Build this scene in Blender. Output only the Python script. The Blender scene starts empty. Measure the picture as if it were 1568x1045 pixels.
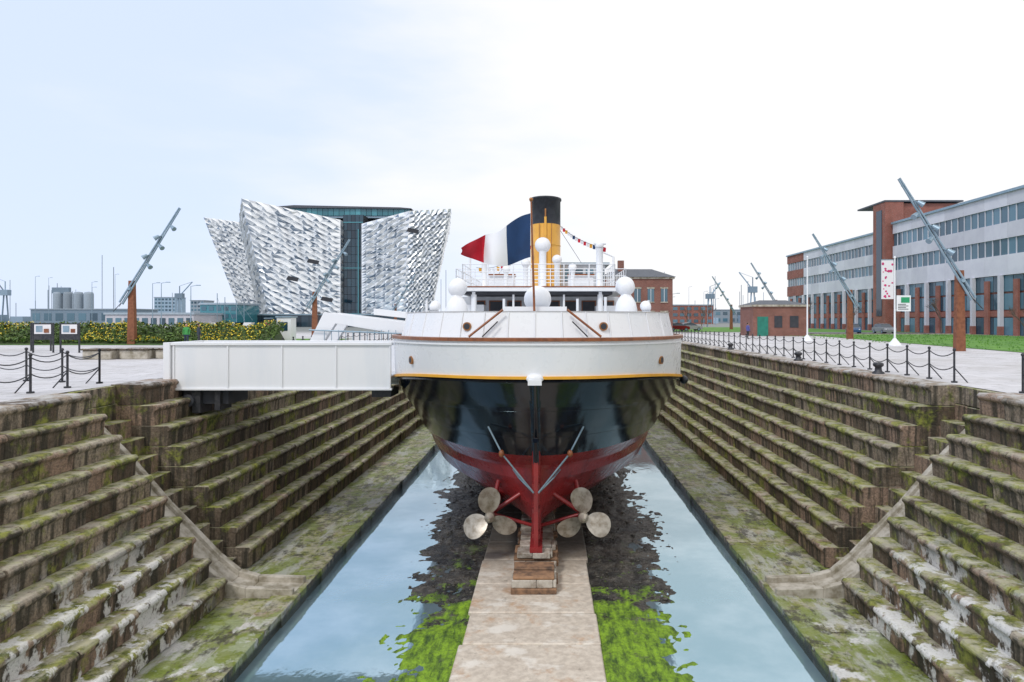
import bpy, math, random
from mathutils import Vector, noise
random.seed(7)
R=random.random
def U(a,b): return a+(b-a)*R()
scene=bpy.context.scene
# ---------------------------------------------------------------- materials
def newmat(name):
    m=bpy.data.materials.new(name); m.use_nodes=True
    nt=m.node_tree; b=nt.nodes['Principled BSDF']
    return m,nt,b
def N(nt,t,**k):
    n=nt.nodes.new(t)
    for a,v in k.items(): setattr(n,a,v)
    return n
def L(nt,a,b): nt.links.new(a,b)
def pos(nt): return N(nt,'ShaderNodeNewGeometry').outputs['Position']
def mapv(nt,src,scale):
    m=N(nt,'ShaderNodeMapping'); m.inputs['Scale'].default_value=scale; L(nt,src,m.inputs['Vector']); return m.outputs[0]
def nz(nt,vec,scale,detail=4,rough=.6):
    n=N(nt,'ShaderNodeTexNoise'); n.inputs['Scale'].default_value=scale; n.inputs['Detail'].default_value=detail; n.inputs['Roughness'].default_value=rough
    L(nt,vec,n.inputs['Vector']); return n.outputs['Fac']
def ramp(nt,src,a,b,lo=0,hi=1):
    m=N(nt,'ShaderNodeMapRange'); m.interpolation_type='SMOOTHSTEP'
    for i,v in zip(('From Min','From Max','To Min','To Max'),(a,b,lo,hi)): m.inputs[i].default_value=v
    L(nt,src,m.inputs['Value']); return m.outputs[0]
def math_(nt,op,a,b=None):
    m=N(nt,'ShaderNodeMath'); m.operation=op
    for i,x in enumerate((a,b)):
        if x is None: continue
        if isinstance(x,(int,float)): m.inputs[i].default_value=x
        else: L(nt,x,m.inputs[i])
    return m.outputs[0]
def mix(nt,f,a,b,blend='MIX'):
    m=N(nt,'ShaderNodeMix'); m.data_type='RGBA'; m.blend_type=blend
    for i,x in ((0,f),(6,a),(7,b)):
        if isinstance(x,(int,float)): m.inputs[i].default_value=x
        elif isinstance(x,tuple): m.inputs[i].default_value=(*x[:3],1)
        else: L(nt,x,m.inputs[i])
    return m.outputs[2]
def attr(nt,name='tone'):
    a=N(nt,'ShaderNodeAttribute'); a.attribute_name=name; return a.outputs['Fac']
def bump(nt,b,h,s=.3,d=.05):
    n=N(nt,'ShaderNodeBump'); n.inputs['Strength'].default_value=s; n.inputs['Distance'].default_value=d
    L(nt,h,n.inputs['Height']); L(nt,n.outputs[0],b.inputs['Normal'])
def sep(nt,v):
    s=N(nt,'ShaderNodeSeparateXYZ'); L(nt,v,s.inputs[0]); return s.outputs
def pbr(name,col,col2=None,rough=.5,metal=0,scale=2,bs=.15,bd=.02,lo=.35,hi=.7,tone=0,spec=.5,streak=False):
    m,nt,b=newmat(name)
    p=pos(nt)
    p2=mapv(nt,p,(1,1,.15)) if streak else p
    f=ramp(nt,nz(nt,p2,scale,6),lo,hi)
    c=mix(nt,f,col,col2 or tuple(x*.75 for x in col))
    if tone:
        t=ramp(nt,attr(nt),0,1,1-tone,1+tone)
        v=N(nt,'ShaderNodeHueSaturation'); L(nt,t,v.inputs['Value']); L(nt,c,v.inputs['Color']); c=v.outputs[0]
    L(nt,c,b.inputs['Base Color'])
    b.inputs['Roughness'].default_value=rough; b.inputs['Metallic'].default_value=metal
    b.inputs['Specular IOR Level'].default_value=spec
    if bs: bump(nt,b,nz(nt,p,scale*6,4),bs,bd)
    return m
def stone(name,near=False,ledge=False,coping=False):
    m,nt,b=newmat(name); p=pos(nt); s=sep(nt,p)
    nrm=N(nt,'ShaderNodeNewGeometry').outputs['True Normal']; up=math_(nt,'MAXIMUM',sep(nt,nrm)[2],0)
    t=attr(nt)
    n2=nz(nt,p,3.2,8,.7); n3=nz(nt,p,14,5,.7)
    f=math_(nt,'ADD',math_(nt,'MULTIPLY',t,.6),math_(nt,'MULTIPLY',n2,.8))
    c=mix(nt,ramp(nt,f,.38,1.0),(.125,.085,.055),(.50,.41,.31))
    c=mix(nt,math_(nt,'MULTIPLY',ramp(nt,t,.7,.78),.5),c,(.30,.14,.085))
    c=mix(nt,ramp(nt,n3,.3,.65,.65,0),c,(.04,.034,.025))
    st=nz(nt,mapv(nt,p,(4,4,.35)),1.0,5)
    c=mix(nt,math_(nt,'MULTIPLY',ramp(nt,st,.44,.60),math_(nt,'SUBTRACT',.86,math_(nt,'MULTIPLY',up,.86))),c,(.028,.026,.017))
    mo=math_(nt,'ADD',nz(nt,p,1.0,8,.72),math_(nt,'MULTIPLY',up,.15 if not coping else -.12))
    mc=mix(nt,ramp(nt,n2,.38,.6),(.075,.10,.012),(.30,.32,.05))
    c=mix(nt,ramp(nt,mo,.52,.64,0,.88),c,mc)
    up_pale=math_(nt,'MULTIPLY',up,ramp(nt,nz(nt,p,2.3,6,.7),.42,.58))  # upward faces mixed paler in noise patches
    c=mix(nt,math_(nt,'MULTIPLY',up_pale,.6 if not coping else .9),c,(.62,.57,.46) if not coping else (.55,.54,.52))
    if near or ledge:
        lim=ramp(nt,nz(nt,mapv(nt,p,(1.3,1.3,.9)),1.1,7,.65),.50,.55)
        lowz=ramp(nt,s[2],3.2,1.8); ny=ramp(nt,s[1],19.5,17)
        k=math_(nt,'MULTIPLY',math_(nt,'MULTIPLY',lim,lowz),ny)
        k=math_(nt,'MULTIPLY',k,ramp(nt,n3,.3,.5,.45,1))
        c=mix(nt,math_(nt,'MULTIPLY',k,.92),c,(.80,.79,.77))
    if ledge:
        g=ramp(nt,nz(nt,p,.8,7,.7),.46,.56)
        c=mix(nt,math_(nt,'MULTIPLY',g,.7),c,(.20,.27,.03))
        c=mix(nt,ramp(nt,nz(nt,mapv(nt,p,(1.5,.4,1)),1.2,7,.7),.5,.62,0,.75),c,(.52,.52,.48))
        c=mix(nt,ramp(nt,nz(nt,mapv(nt,p,(1,.6,1)),1.6,7,.7),.52,.62,0,.85),c,(.06,.055,.04))
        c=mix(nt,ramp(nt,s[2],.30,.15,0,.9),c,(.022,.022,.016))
    L(nt,c,b.inputs['Base Color'])
    b.inputs['Roughness'].default_value=.75 if not ledge else .25
    h=math_(nt,'ADD',math_(nt,'MULTIPLY',n2,.9),math_(nt,'MULTIPLY',n3,.5))
    bump(nt,b,h,1,.08)
    return m
M_stone=stone('dock_stone'); M_stoneN=stone('dock_stone_limed',near=True); M_ledge=stone('ledge_stone',ledge=True); M_cope=stone('coping_stone',coping=True)
M_chute=pbr('chute_stone',(.52,.48,.41),(.22,.19,.13),.7,scale=2.5,bs=.5,bd=.03)
M_white=pbr('white_paint',(.82,.83,.85),(.74,.77,.81),.35,scale=1.2,bs=.05,streak=True,lo=.45,hi=.8)
M_whitegrey=pbr('white_deck_paint',(.62,.64,.67),(.5,.53,.57),.4,scale=2)
M_black=pbr('black_paint',(.012,.016,.024),(.03,.035,.045),.45,scale=2)
M_dark=pbr('dark_interior',(.03,.035,.045),(.05,.05,.06),.6,scale=2)
M_rail=pbr('varnished_teak',(.30,.10,.035),(.18,.06,.025),.35,scale=6)
M_timber=pbr('old_timber',(.30,.17,.095),(.08,.05,.035),.8,scale=3,bs=.6,bd=.03,tone=.35)
M_wood=pbr('deck_wood',(.30,.2,.12),(.2,.13,.08),.6,scale=4)
M_conc=pbr('block_concrete',(.50,.46,.40),(.2,.15,.11),.8,scale=3,bs=.6,bd=.03,tone=.25)
M_yellow=pbr('funnel_buff',(.80,.42,.06),(.68,.34,.05),.4,scale=1.2,bs=.05)
M_yline=pbr('yellow_strake',(.80,.40,.03),(.7,.33,.03),.4,bs=0)
M_bronze=pbr('propeller_bronze',(.50,.46,.40),(.24,.20,.15),.35,.45,scale=4,bs=.25)
M_steel=pbr('galvanised_steel',(.30,.40,.48),(.22,.32,.39),.4,.4,scale=3,bs=.05)
M_corten=pbr('corten_steel',(.26,.10,.05),(.17,.06,.03),.8,scale=4,bs=.3)
M_chain=pbr('fence_iron',(.03,.033,.04),(.06,.06,.065),.5,.3,scale=8)
M_brass=pbr('brass_ring',(.45,.2,.06),(.3,.12,.04),.4,.4)
M_rock=pbr('wet_rubble',(.09,.08,.065),(.03,.03,.025),.3,scale=5,bs=.6,bd=.03,tone=.5)
def brickmat(name,c1,c2,mort=(.4,.36,.33)):
    m,nt,b=newmat(name); p=pos(nt); s=sep(nt,p)
    cmb=N(nt,'ShaderNodeCombineXYZ'); L(nt,math_(nt,'ADD',s[0],s[1]),cmb.inputs[0]); L(nt,s[2],cmb.inputs[1])
    br=N(nt,'ShaderNodeTexBrick'); br.inputs['Scale'].default_value=2.2
    br.inputs['Color1'].default_value=(*c1,1); br.inputs['Color2'].default_value=(*c2,1); br.inputs['Mortar'].default_value=(*mort,1)
    br.inputs['Mortar Size'].default_value=.012
    L(nt,cmb.outputs[0],br.inputs['Vector'])
    c=mix(nt,ramp(nt,nz(nt,p,.6,5),.35,.7,0,.45),br.outputs['Color'],(.12,.05,.035))
    L(nt,c,b.inputs['Base Color']); b.inputs['Roughness'].default_value=.85
    return m
M_brick=brickmat('red_brick',(.33,.10,.07),(.26,.075,.052))
M_brickd=brickmat('old_brick',(.27,.10,.07),(.19,.07,.05))
M_band=pbr('office_cladding',(.64,.63,.68),(.57,.56,.62),.5,scale=.5,bs=0,tone=.08)
def glassmat(name,c1,c2,rough=.08):
    m,nt,b=newmat(name); t=attr(nt)
    L(nt,mix(nt,t,c1,c2),b.inputs['Base Color']); b.inputs['Roughness'].default_value=rough; b.inputs['Specular IOR Level'].default_value=.8
    return m
M_glass=glassmat('office_glass',(.025,.06,.09),(.10,.21,.28)); M_glassd=glassmat('atrium_glass',(.008,.02,.035),(.02,.06,.09))
M_glasst=glassmat('teal_glass',(.03,.16,.20),(.08,.34,.40))
M_slate=pbr('slate_roof',(.07,.08,.10),(.1,.11,.13),.6)
M_green=pbr('green_door_paint',(.02,.22,.16),None,.5)
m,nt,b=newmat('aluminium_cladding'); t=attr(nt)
c=mix(nt,ramp(nt,t,.05,.40),(.20,.26,.34),(.93,.95,.97)); L(nt,c,b.inputs['Base Color']); b.inputs['Metallic'].default_value=.5; b.inputs['Roughness'].default_value=.33  # low tone paints the facets' shadow dashes into the panel colour
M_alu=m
def hullmat(name,c1,c2,rough,sc,spec=.5,bs=.2):
    m,nt,b=newmat(name); p=pos(nt); s=sep(nt,p)
    cmb=N(nt,'ShaderNodeCombineXYZ'); L(nt,math_(nt,'ADD',s[1],math_(nt,'MULTIPLY',s[0],.35)),cmb.inputs[0]); L(nt,s[2],cmb.inputs[1])
    br=N(nt,'ShaderNodeTexBrick'); br.inputs['Scale'].default_value=1; br.inputs['Brick Width'].default_value=3.4; br.inputs['Row Height'].default_value=.92
    br.inputs['Mortar Size'].default_value=.012; br.inputs['Mortar Smooth'].default_value=.6
    L(nt,cmb.outputs[0],br.inputs['Vector'])
    f=ramp(nt,nz(nt,mapv(nt,p,(1,1,.4)),sc,7,.65),.45,.75)
    c=mix(nt,f,c1,c2)
    L(nt,c,b.inputs['Base Color']); L(nt,ramp(nt,nz(nt,p,2.5,5),.3,.7,rough*.8,rough*1.3),b.inputs['Roughness'])
    h=math_(nt,'ADD',math_(nt,'MULTIPLY',br.outputs['Fac'],-.5),math_(nt,'MULTIPLY',nz(nt,p,.9,2),.8))
    bump(nt,b,h,bs,.05); b.inputs['Specular IOR Level'].default_value=spec
    return m
M_hblack=hullmat('hull_black',(.004,.007,.014),(.010,.018,.034),.13,1.2,.6,.3)
M_hred=hullmat('hull_red',(.30,.030,.032),(.13,.02,.026),.28,1.6,.5,.35)
M_hwhite=hullmat('hull_white',(.82,.83,.85),(.75,.78,.82),.3,.8,.5,.12)
M_fblue=pbr('flag_blue',(.012,.05,.15),None,.8,bs=0); M_fwhite=pbr('flag_white',(.78,.79,.82),None,.8,bs=0,lo=.9,hi=1); M_fred=pbr('flag_red',(.62,.015,.04),None,.8,bs=0)
# ---------------------------------------------------------------- mesh builder
class MB:
    def __init__(s): s.v=[];s.f=[];s.mi=[];s.t=[];s.sm=[];s.mats=[]
    def mat(s,m):
        if m not in s.mats: s.mats.append(m)
        return s.mats.index(m)
    def add(s,vs,fs,m,tone=None,smooth=False):
        o=len(s.v); s.v+=[tuple(x) for x in vs]; k=s.mat(m); t=R() if tone is None else tone
        for f in fs: s.f.append(tuple(i+o for i in f)); s.mi.append(k); s.t.append(t); s.sm.append(smooth)
    def box(s,x0,x1,y0,y1,z0,z1,m,tone=None):
        vs=[(x,y,z) for z in (z0,z1) for y in (y0,y1) for x in (x0,x1)]
        s.add(vs,[(0,2,3,1),(4,5,7,6),(0,1,5,4),(2,6,7,3),(0,4,6,2),(1,3,7,5)],m,tone)
    def obox(s,c,sx,sy,sz,rz,m,tone=None,ry=0):
        vs=[]
        for z in (-sz/2,sz/2):
            for y in (-sy/2,sy/2):
                for x in (-sx/2,sx/2):
                    X,Z=x*math.cos(ry)+z*math.sin(ry),-x*math.sin(ry)+z*math.cos(ry)
                    vs.append((c[0]+X*math.cos(rz)-y*math.sin(rz),c[1]+X*math.sin(rz)+y*math.cos(rz),c[2]+Z))
        s.add(vs,[(0,2,3,1),(4,5,7,6),(0,1,5,4),(2,6,7,3),(0,4,6,2),(1,3,7,5)],m,tone)
    def tube(s,p0,p1,r0,m,r1=None,n=10,tone=None,smooth=True):
        r1=r0 if r1 is None else r1
        p0=Vector(p0);p1=Vector(p1);d=(p1-p0)
        if d.length<1e-6:return
        d.normalize();a=d.orthogonal().normalized();b=d.cross(a)
        vs=[]
        for p,r in ((p0,r0),(p1,r1)):
            for i in range(n):
                t=2*math.pi*i/n; vs.append(p+(a*math.cos(t)+b*math.sin(t))*r)
        s.add(vs,[(i,(i+1)%n,n+(i+1)%n,n+i) for i in range(n)],m,tone,smooth)
        s.add(vs[:n],[tuple(range(n))[::-1]],m,tone); s.add(vs[n:],[tuple(range(n))],m,tone)
    def path(s,ps,r,m,n=6):
        for a,b in zip(ps,ps[1:]): s.tube(a,b,r,m,n=n)
    def ell(s,c,rx,ry,rz,m,nu=16,nv=10,tone=None):
        vs=[];fs=[]
        for j in range(nv+1):
            ph=math.pi*j/nv
            for i in range(nu):
                th=2*math.pi*i/nu
                vs.append((c[0]+rx*math.sin(ph)*math.cos(th),c[1]+ry*math.sin(ph)*math.sin(th),c[2]+rz*math.cos(ph)))
        for j in range(nv):
            for i in range(nu): fs.append((j*nu+i,(j+1)*nu+i,(j+1)*nu+(i+1)%nu,j*nu+(i+1)%nu))
        s.add(vs,fs,m,tone,True)
    def rev(s,c,prof,m,n=20,sy=1,tone=None):
        vs=[];fs=[]
        for r,z in prof:
            for i in range(n):
                t=2*math.pi*i/n; vs.append((c[0]+r*math.cos(t),c[1]+sy*r*math.sin(t),c[2]+z))
        for j in range(len(prof)-1):
            for i in range(n): fs.append((j*n+i,j*n+(i+1)%n,(j+1)*n+(i+1)%n,(j+1)*n+i))
        s.add(vs,fs,m,tone,True)
    def prism_y(s,poly,y0,y1,m,tone=None):
        n=len(poly); vs=[(x,y0,z) for x,z in poly]+[(x,y1,z) for x,z in poly]
        s.add(vs,[tuple(range(n)),tuple(range(2*n-1,n-1,-1))]+[(i,i+n,(i+1)%n+n,(i+1)%n) for i in range(n)],m,tone)
    def build(s,name,bevel=0,seg=1):
        me=bpy.data.meshes.new(name); me.from_pydata(s.v,[],s.f)
        for m in s.mats: me.materials.append(m)
        me.polygons.foreach_set('material_index',s.mi); me.polygons.foreach_set('use_smooth',s.sm)
        a=me.attributes.new('tone','FLOAT','FACE'); a.data.foreach_set('value',s.t)
        me.update()
        o=bpy.data.objects.new(name,me); scene.collection.objects.link(o)
        if bevel:
            bv=o.modifiers.new('b','BEVEL'); bv.width=bevel; bv.segments=seg; bv.limit_method='ANGLE'; bv.angle_limit=math.radians(40)
        return o
QZ=6.2
YB=-12  # landward end of the dock behind the viewpoint
# ---------------------------------------------------------------- ground with dock opening
def groundmat():
    m,nt,b=newmat('quay_paving'); p=pos(nt); s=sep(nt,p)
    br=N(nt,'ShaderNodeTexBrick'); br.inputs['Scale'].default_value=1; br.inputs['Brick Width'].default_value=1.2; br.inputs['Row Height'].default_value=.6; br.inputs['Mortar Size'].default_value=.015
    br.inputs['Color1'].default_value=(.64,.625,.64,1); br.inputs['Color2'].default_value=(.55,.54,.55,1); br.inputs['Mortar'].default_value=(.27,.26,.26,1)
    L(nt,p,br.inputs['Vector'])
    c=mix(nt,ramp(nt,nz(nt,p,.25,6),.42,.66,0,.5),br.outputs['Color'],(.40,.38,.36))
    c=mix(nt,ramp(nt,nz(nt,p,1.7,7,.7),.54,.68,0,.5),c,(.24,.22,.19))
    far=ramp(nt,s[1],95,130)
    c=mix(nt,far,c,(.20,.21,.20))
    L(nt,c,b.inputs['Base Color']); b.inputs['Roughness'].default_value=.7
    bump(nt,b,nz(nt,p,6,4),.2,.02); return m
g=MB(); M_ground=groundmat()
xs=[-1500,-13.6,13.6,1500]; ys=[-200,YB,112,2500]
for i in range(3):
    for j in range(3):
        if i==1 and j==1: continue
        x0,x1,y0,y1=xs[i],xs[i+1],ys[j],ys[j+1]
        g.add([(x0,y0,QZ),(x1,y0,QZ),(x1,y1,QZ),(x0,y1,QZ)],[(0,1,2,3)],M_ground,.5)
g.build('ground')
# ---------------------------------------------------------------- dock walls
S0,S1=19.5,21.9
def block(w,sd,xf,xb,y0,y1,z0,z1,m):
    j=U(-.035,.035); b=.10
    X0=xf+j; dz=U(-.018,.012)
    g=.006; yt=U(-.025,.025); lip=.16
    zl=z1+dz
    def ring(y,o): return [(X0+b+o,y,z0),(X0+b*.75+o,y,zl-lip-.05),(X0+o,y,zl-lip+.02),(X0+o,y,zl-.07),(X0+.06+o,y,zl),(xb,y,zl),(xb,y,z0)]
    vs=ring(y0+g,-yt)+ring(y1-g,yt)
    vs=[(sd*x,y,z) for x,y,z in vs]
    n=7
    fs=[tuple(range(n)),tuple(range(2*n-1,n-1,-1))]+[(i,i+n,i+n+1,i+1) for i in range(n-2)]
    if sd<0: fs=[f[::-1] for f in fs]
    w.add(vs,fs,m)
def run(w,sd,xf,xb,ya,yb,z0,z1,m,lo=.8,hi=1.7):
    y=ya
    while y<yb-.01:
        e=y+U(lo,hi)
        if yb-e<.5: e=yb
        block(w,sd,xf,xb,y,e,z0,z1,m); y=e
def flat(w,sd,xf,xb,ya,yb,z0,z1,m,lo,hi):
    y=ya
    while y<yb-.01:
        e=min(yb,y+U(lo,hi)); a,b_=sd*(xf+U(-.02,.02)),sd*xb
        w.box(min(a,b_),max(a,b_),y+.006,e-.006,z0,z1+U(-.02,.015),m); y=e
for sd in (-1,1):
    w=MB()
    n=9;z0=.35;h=(QZ-z0)/n
    for k in range(n):
        xf=9.15+.431*k
        run(w,sd,xf,xf+1.4 if k<n-1 else 13.65,S1,110,z0+k*h,z0+(k+1)*h-(0 if k<n-1 else -.012),M_stone if k<n-1 else M_cope)
    n=10;h=(QZ-z0)/n
    for k in range(n):
        xf=8.75+.428*k
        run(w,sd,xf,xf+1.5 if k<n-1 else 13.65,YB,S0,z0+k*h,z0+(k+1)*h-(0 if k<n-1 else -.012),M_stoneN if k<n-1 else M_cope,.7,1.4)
    for k in range(10):
        z=z0+k*.585
        flat(w,sd,13.45+U(0,.04),14.6,S0-.3,S1+.3,z,z+.57,M_stone,.6,1.2)
    for y0,y1 in ((S0-.55,S0-.03),(S1+.03,S1+.6)):
        for k in range(9): flat(w,sd,9.9+.40*k,13.6,y0,y1,z0+k*.6,z0+(k+1)*.6-.02,M_stone,2,3)
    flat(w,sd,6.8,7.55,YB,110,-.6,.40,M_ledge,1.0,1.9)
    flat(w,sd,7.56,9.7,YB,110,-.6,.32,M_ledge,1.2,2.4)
    w.build('dock_wall',.018)
    c=MB()
    def slab(x0,z0_,x1,z1_,ya,yb,th):
        vs=[(sd*x0,ya,z0_),(sd*x1,ya,z1_),(sd*x1,yb,z1_),(sd*x0,yb,z0_),(sd*x0,ya,z0_-th),(sd*x1,ya,z1_-th),(sd*x1,yb,z1_-th),(sd*x0,yb,z0_-th)]
        c.add(vs,[(0,1,2,3),(4,7,6,5),(0,4,5,1),(1,5,6,2),(2,6,7,3),(3,7,4,0)],M_chute)
    pr=[(6.95,.46),(8.3,.50),(8.9,.66),(9.5,1.15),(11.0,2.7),(12.3,4.2),(13.5,5.4)]
    for (a,za),(b_,zb) in zip(pr,pr[1:]):
        slab(a,za-.06,b_,zb-.06,S0+.25,S0+1.0,.5)
        slab(a,za+.10,b_,zb+.10,S0+.08,S0+.26,.7)
        slab(a,za+.10,b_,zb+.10,S0+.99,S0+1.2,.7)
    for k in range(9):
        xx=9.6+.42*k
        c.box(min(sd*xx,sd*13.6),max(sd*xx,sd*13.6),S0+1.22,S1-.01,.2,.7+k*.55,M_stone)
    c.build('stone_chute',.02)
e=MB()
for k in range(10):
    x=-13.6
    while x<13.6:
        x2=min(13.6,x+U(1,1.6)); e.box(x+.004,x2-.004,110+.3*k,112.5,.0+k*.62,.62*(k+1)-.003,M_stone); x=x2
e.box(-14,14,YB-1.5,YB+.01,-1,QZ-.03,M_stone)
e.build('dock_end_wall',.02)
# ---------------------------------------------------------------- dock floor
def floorz(x,y):
    a=abs(x); r=3.45+.95*max(0,min(1,(y-20)/8))+.2*(x>0)
    z=.13*(1-(a/r)**2)
    z+=.06*noise.noise(Vector((x*.55,y*.5,3)))+.055*noise.noise(Vector((x*1.9,y*1.7,9)))+.04*noise.noise(Vector((x*5,y*5,1)))+.022*noise.noise(Vector((x*12,y*12,1)))
    return min(z,.15)
m,nt,b=newmat('dock_floor_wet'); p=pos(nt); s=sep(nt,p)
n1=nz(nt,p,.8,8,.7); n2=nz(nt,p,5,6,.7)
c=mix(nt,ramp(nt,n1,.4,.6),(.02,.021,.02),(.12,.108,.09))
c=mix(nt,ramp(nt,n2,.42,.6,.6,0),c,(.015,.015,.014))
near=ramp(nt,s[1],22,17,0,1)
gf=math_(nt,'MULTIPLY',ramp(nt,math_(nt,'ADD',nz(nt,p,1.0,9,.72),math_(nt,'MULTIPLY',near,.21)),.54,.64),ramp(nt,s[1],27,20))
gc=mix(nt,ramp(nt,nz(nt,mapv(nt,p,(2,.6,1)),2.5,8,.75),.34,.60),(.035,.08,.01),(.26,.44,.02))
gc=mix(nt,ramp(nt,nz(nt,p,9,5,.7),.35,.55,.45,0),gc,(.03,.06,.01))
c=mix(nt,gf,c,gc)
L(nt,c,b.inputs['Base Color']); L(nt,math_(nt,'ADD',.2,math_(nt,'MULTIPLY',gf,.4)),b.inputs['Roughness'])
bump(nt,b,math_(nt,'ADD',n1,math_(nt,'MULTIPLY',n2,.7)),1,.1); M_floor=m
f=MB()
yl=[];y=YB
while y<111: yl.append(y); y+= .12 if 13<y<34 else .6
xl=[-6.9+i*.1 for i in range(139)]
vs=[(x,y,floorz(x,y)) for y in yl for x in xl]
W=len(xl)
f.add(vs,[(j*W+i,j*W+i+1,(j+1)*W+i+1,(j+1)*W+i) for j in range(len(yl)-1) for i in range(W-1)],M_floor,.5,True)
f.build('dock_floor')
rb=MB()
for _ in range(900):
    sg=random.choice((-1,1)); x=sg*(1.9+3.0*R()**1.3); y=20+22*R()**1.3; s_=U(.02,.075)*(1 if R()<.9 else 1.8)
    z=floorz(x,y)
    vs=[Vector((x+s_*U(.6,1.2)*a,y+s_*U(.6,1.2)*b_,z+s_*.5*c_)) for a,b_,c_ in ((-1,0,0),(0,-1,.1),(1,0,0),(0,1,.1),(-.3,.1,1),(.4,-.2,.8))]
    rb.add(vs,[(0,1,4),(1,2,5),(1,5,4),(2,3,5),(3,0,4),(3,4,5)],M_rock)
rb.build('rubble')
m,nt,b=newmat('dock_water'); p=pos(nt)
c=mix(nt,ramp(nt,nz(nt,p,.35,5),.35,.7),(.28,.45,.53),(.42,.58,.66))
L(nt,c,b.inputs['Base Color']); b.inputs['Roughness'].default_value=.025; b.inputs['IOR'].default_value=1.5; b.inputs['Metallic'].default_value=.66
bump(nt,b,math_(nt,'ADD',nz(nt,mapv(nt,p,(1,.5,1)),1.6,3),math_(nt,'MULTIPLY',nz(nt,p,9,3),.12)),.12,.05)
wa=MB(); wa.add([(-6.85,YB,0),(6.85,YB,0),(6.85,111,0),(-6.85,111,0)],[(0,1,2,3)],m,.5); wa.build('water')
m,nt,b=newmat('stained_concrete'); p=pos(nt)
n1=nz(nt,p,1.1,8,.7)
t=attr(nt)
c=mix(nt,ramp(nt,nz(nt,p,5,6),.35,.65),(.68,.60,.50),(.52,.45,.37))
c=mix(nt,ramp(nt,math_(nt,'ADD',n1,math_(nt,'MULTIPLY',t,.08)),.55,.70,0,.65),c,(.46,.26,.13))
c=mix(nt,ramp(nt,nz(nt,mapv(nt,p,(1,1.4,1)),.9,7),.54,.64,0,.85),c,(.78,.73,.65))
c=mix(nt,ramp(nt,nz(nt,p,2.6,8,.75),.58,.68,0,.5),c,(.18,.15,.11))
c=mix(nt,ramp(nt,sep(nt,p)[1],21.5,25,0,.92),c,(.035,.033,.03))  # wet concrete and the ship's shade painted near black under the hull
L(nt,c,b.inputs['Base Color']); L(nt,ramp(nt,n1,.3,.7,.35,.8),b.inputs['Roughness']); bump(nt,b,n1,.5,.05)
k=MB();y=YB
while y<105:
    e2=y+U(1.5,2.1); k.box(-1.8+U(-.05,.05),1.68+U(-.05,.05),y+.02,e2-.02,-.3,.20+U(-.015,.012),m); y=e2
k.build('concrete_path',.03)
kb=MB(); y=20.1
while y<84:
    d=.55
    for (w_,za,zb,mt) in ((.68,.2,.38,M_timber),(.62,.385,.62,M_conc),(.66,.625,.72,M_timber),(.60,.725,.895,M_conc)):
        if y<21 and zb>.88: continue
        ww=w_+U(-.06,.06); o=U(-.05,.05)
        x=-ww+o
        while x<ww+o-.05:
            x2=min(ww+o,x+U(.35,.8)) if mt is M_conc else ww+o
            kb.box(x,x2-.008,y+U(-.06,.06),y+d+U(-.03,.03),za,zb,mt); x=x2
    y+=.78
kb.build('keel_blocks',.025)
# ---------------------------------------------------------------- SHIP
TB=[ # z, ys, L, B, a
 (.9,22.6,16,2.3,2.6),(1.2,22.6,14,3.6,1.6),(1.6,22.6,13,4.4,1.15),(2.2,22.6,12,4.9,.85),(3.0,22.6,12,5.2,.6),(3.45,22.55,12,5.3,.55),
 (3.9,22.1,11,5.4,.52),(4.8,21.25,9.8,5.45,.49),(5.7,20.5,8.8,5.5,.45),(6.6,19.95,7.8,5.55,.39),(7.7,19.85,7.2,5.45,.34),(8.6,20.05,7.5,5.3,.30)]
def par(z):
    for a,b in zip(TB,TB[1:]):
        if z<=b[0]+1e-9:
            t=max(0,(z-a[0])/(b[0]-a[0])); return [a[i]+(b[i]-a[i])*t for i in range(1,5)]
    return list(TB[-1][1:])
def sstep(t): t=max(0,min(1,t)); return t*t*(3-2*t)
def hx(y,z):
    ys_,L_,B,a=par(z); s_=(y-ys_)/L_
    if s_<=0: return 0
    x=B*math.sin(math.pi/2*min(1,s_))**a
    x=max(x,.13)
    if y>58: t=(y-58)/29; x*=max(0,1-t**1.8)**.8 if z>4 else max(0,1-t**1.3)
    return x
def shz(y,z):
    w=sstep((z-4.5)/2.1) if z<6.6 else max(0,1-.95*min(1,(z-6.6)/1.1))
    w2=sstep((z-4.5)/2.1)
    return z-w*.5*sstep((y-20)/8)+w2*(-.25*sstep((y-30)/15)+1.7*sstep((y-50)/37))
ship=MB()
def loop(z,y1=87,N_=120,pw=3.0):
    ys_=par(z)[0]; right=[]
    for i in range(N_+1):
        y=ys_+(y1-ys_)*(i/N_)**pw
        x=hx(y,z)
        if i==0: x=0
        right.append((x,y,shz(y,z)))
    return [(-x,y,z_) for x,y,z_ in right[:0:-1]]+right
def lofts(zs,matf,**kw):
    prev=None
    for z in zs:
        cur=loop(z,**kw)
        if prev:
            n=len(cur); ship.add(prev[0]+cur,[(i,i+1,n+i+1,n+i) for i in range(n-1)],matf((z+prev[1])/2),.5,True)
        prev=(cur,z)
zs=[.9+i*.1 for i in range(31)]; lofts(zs,lambda z:M_hred)
lofts([3.9+(6.55-3.9)*i/24 for i in range(25)],lambda z:M_hblack)
lofts([6.55,6.6,6.64],lambda z:M_yline)
lofts([6.64+(7.7-6.64)*i/8 for i in range(9)],lambda z:M_hwhite)
lp=loop(.9); n=len(lp)//2
ship.add(lp,[(n-i,n-i-1,n+i+1,n+i) for i in range(1,n)],M_hred,.5)
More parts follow.
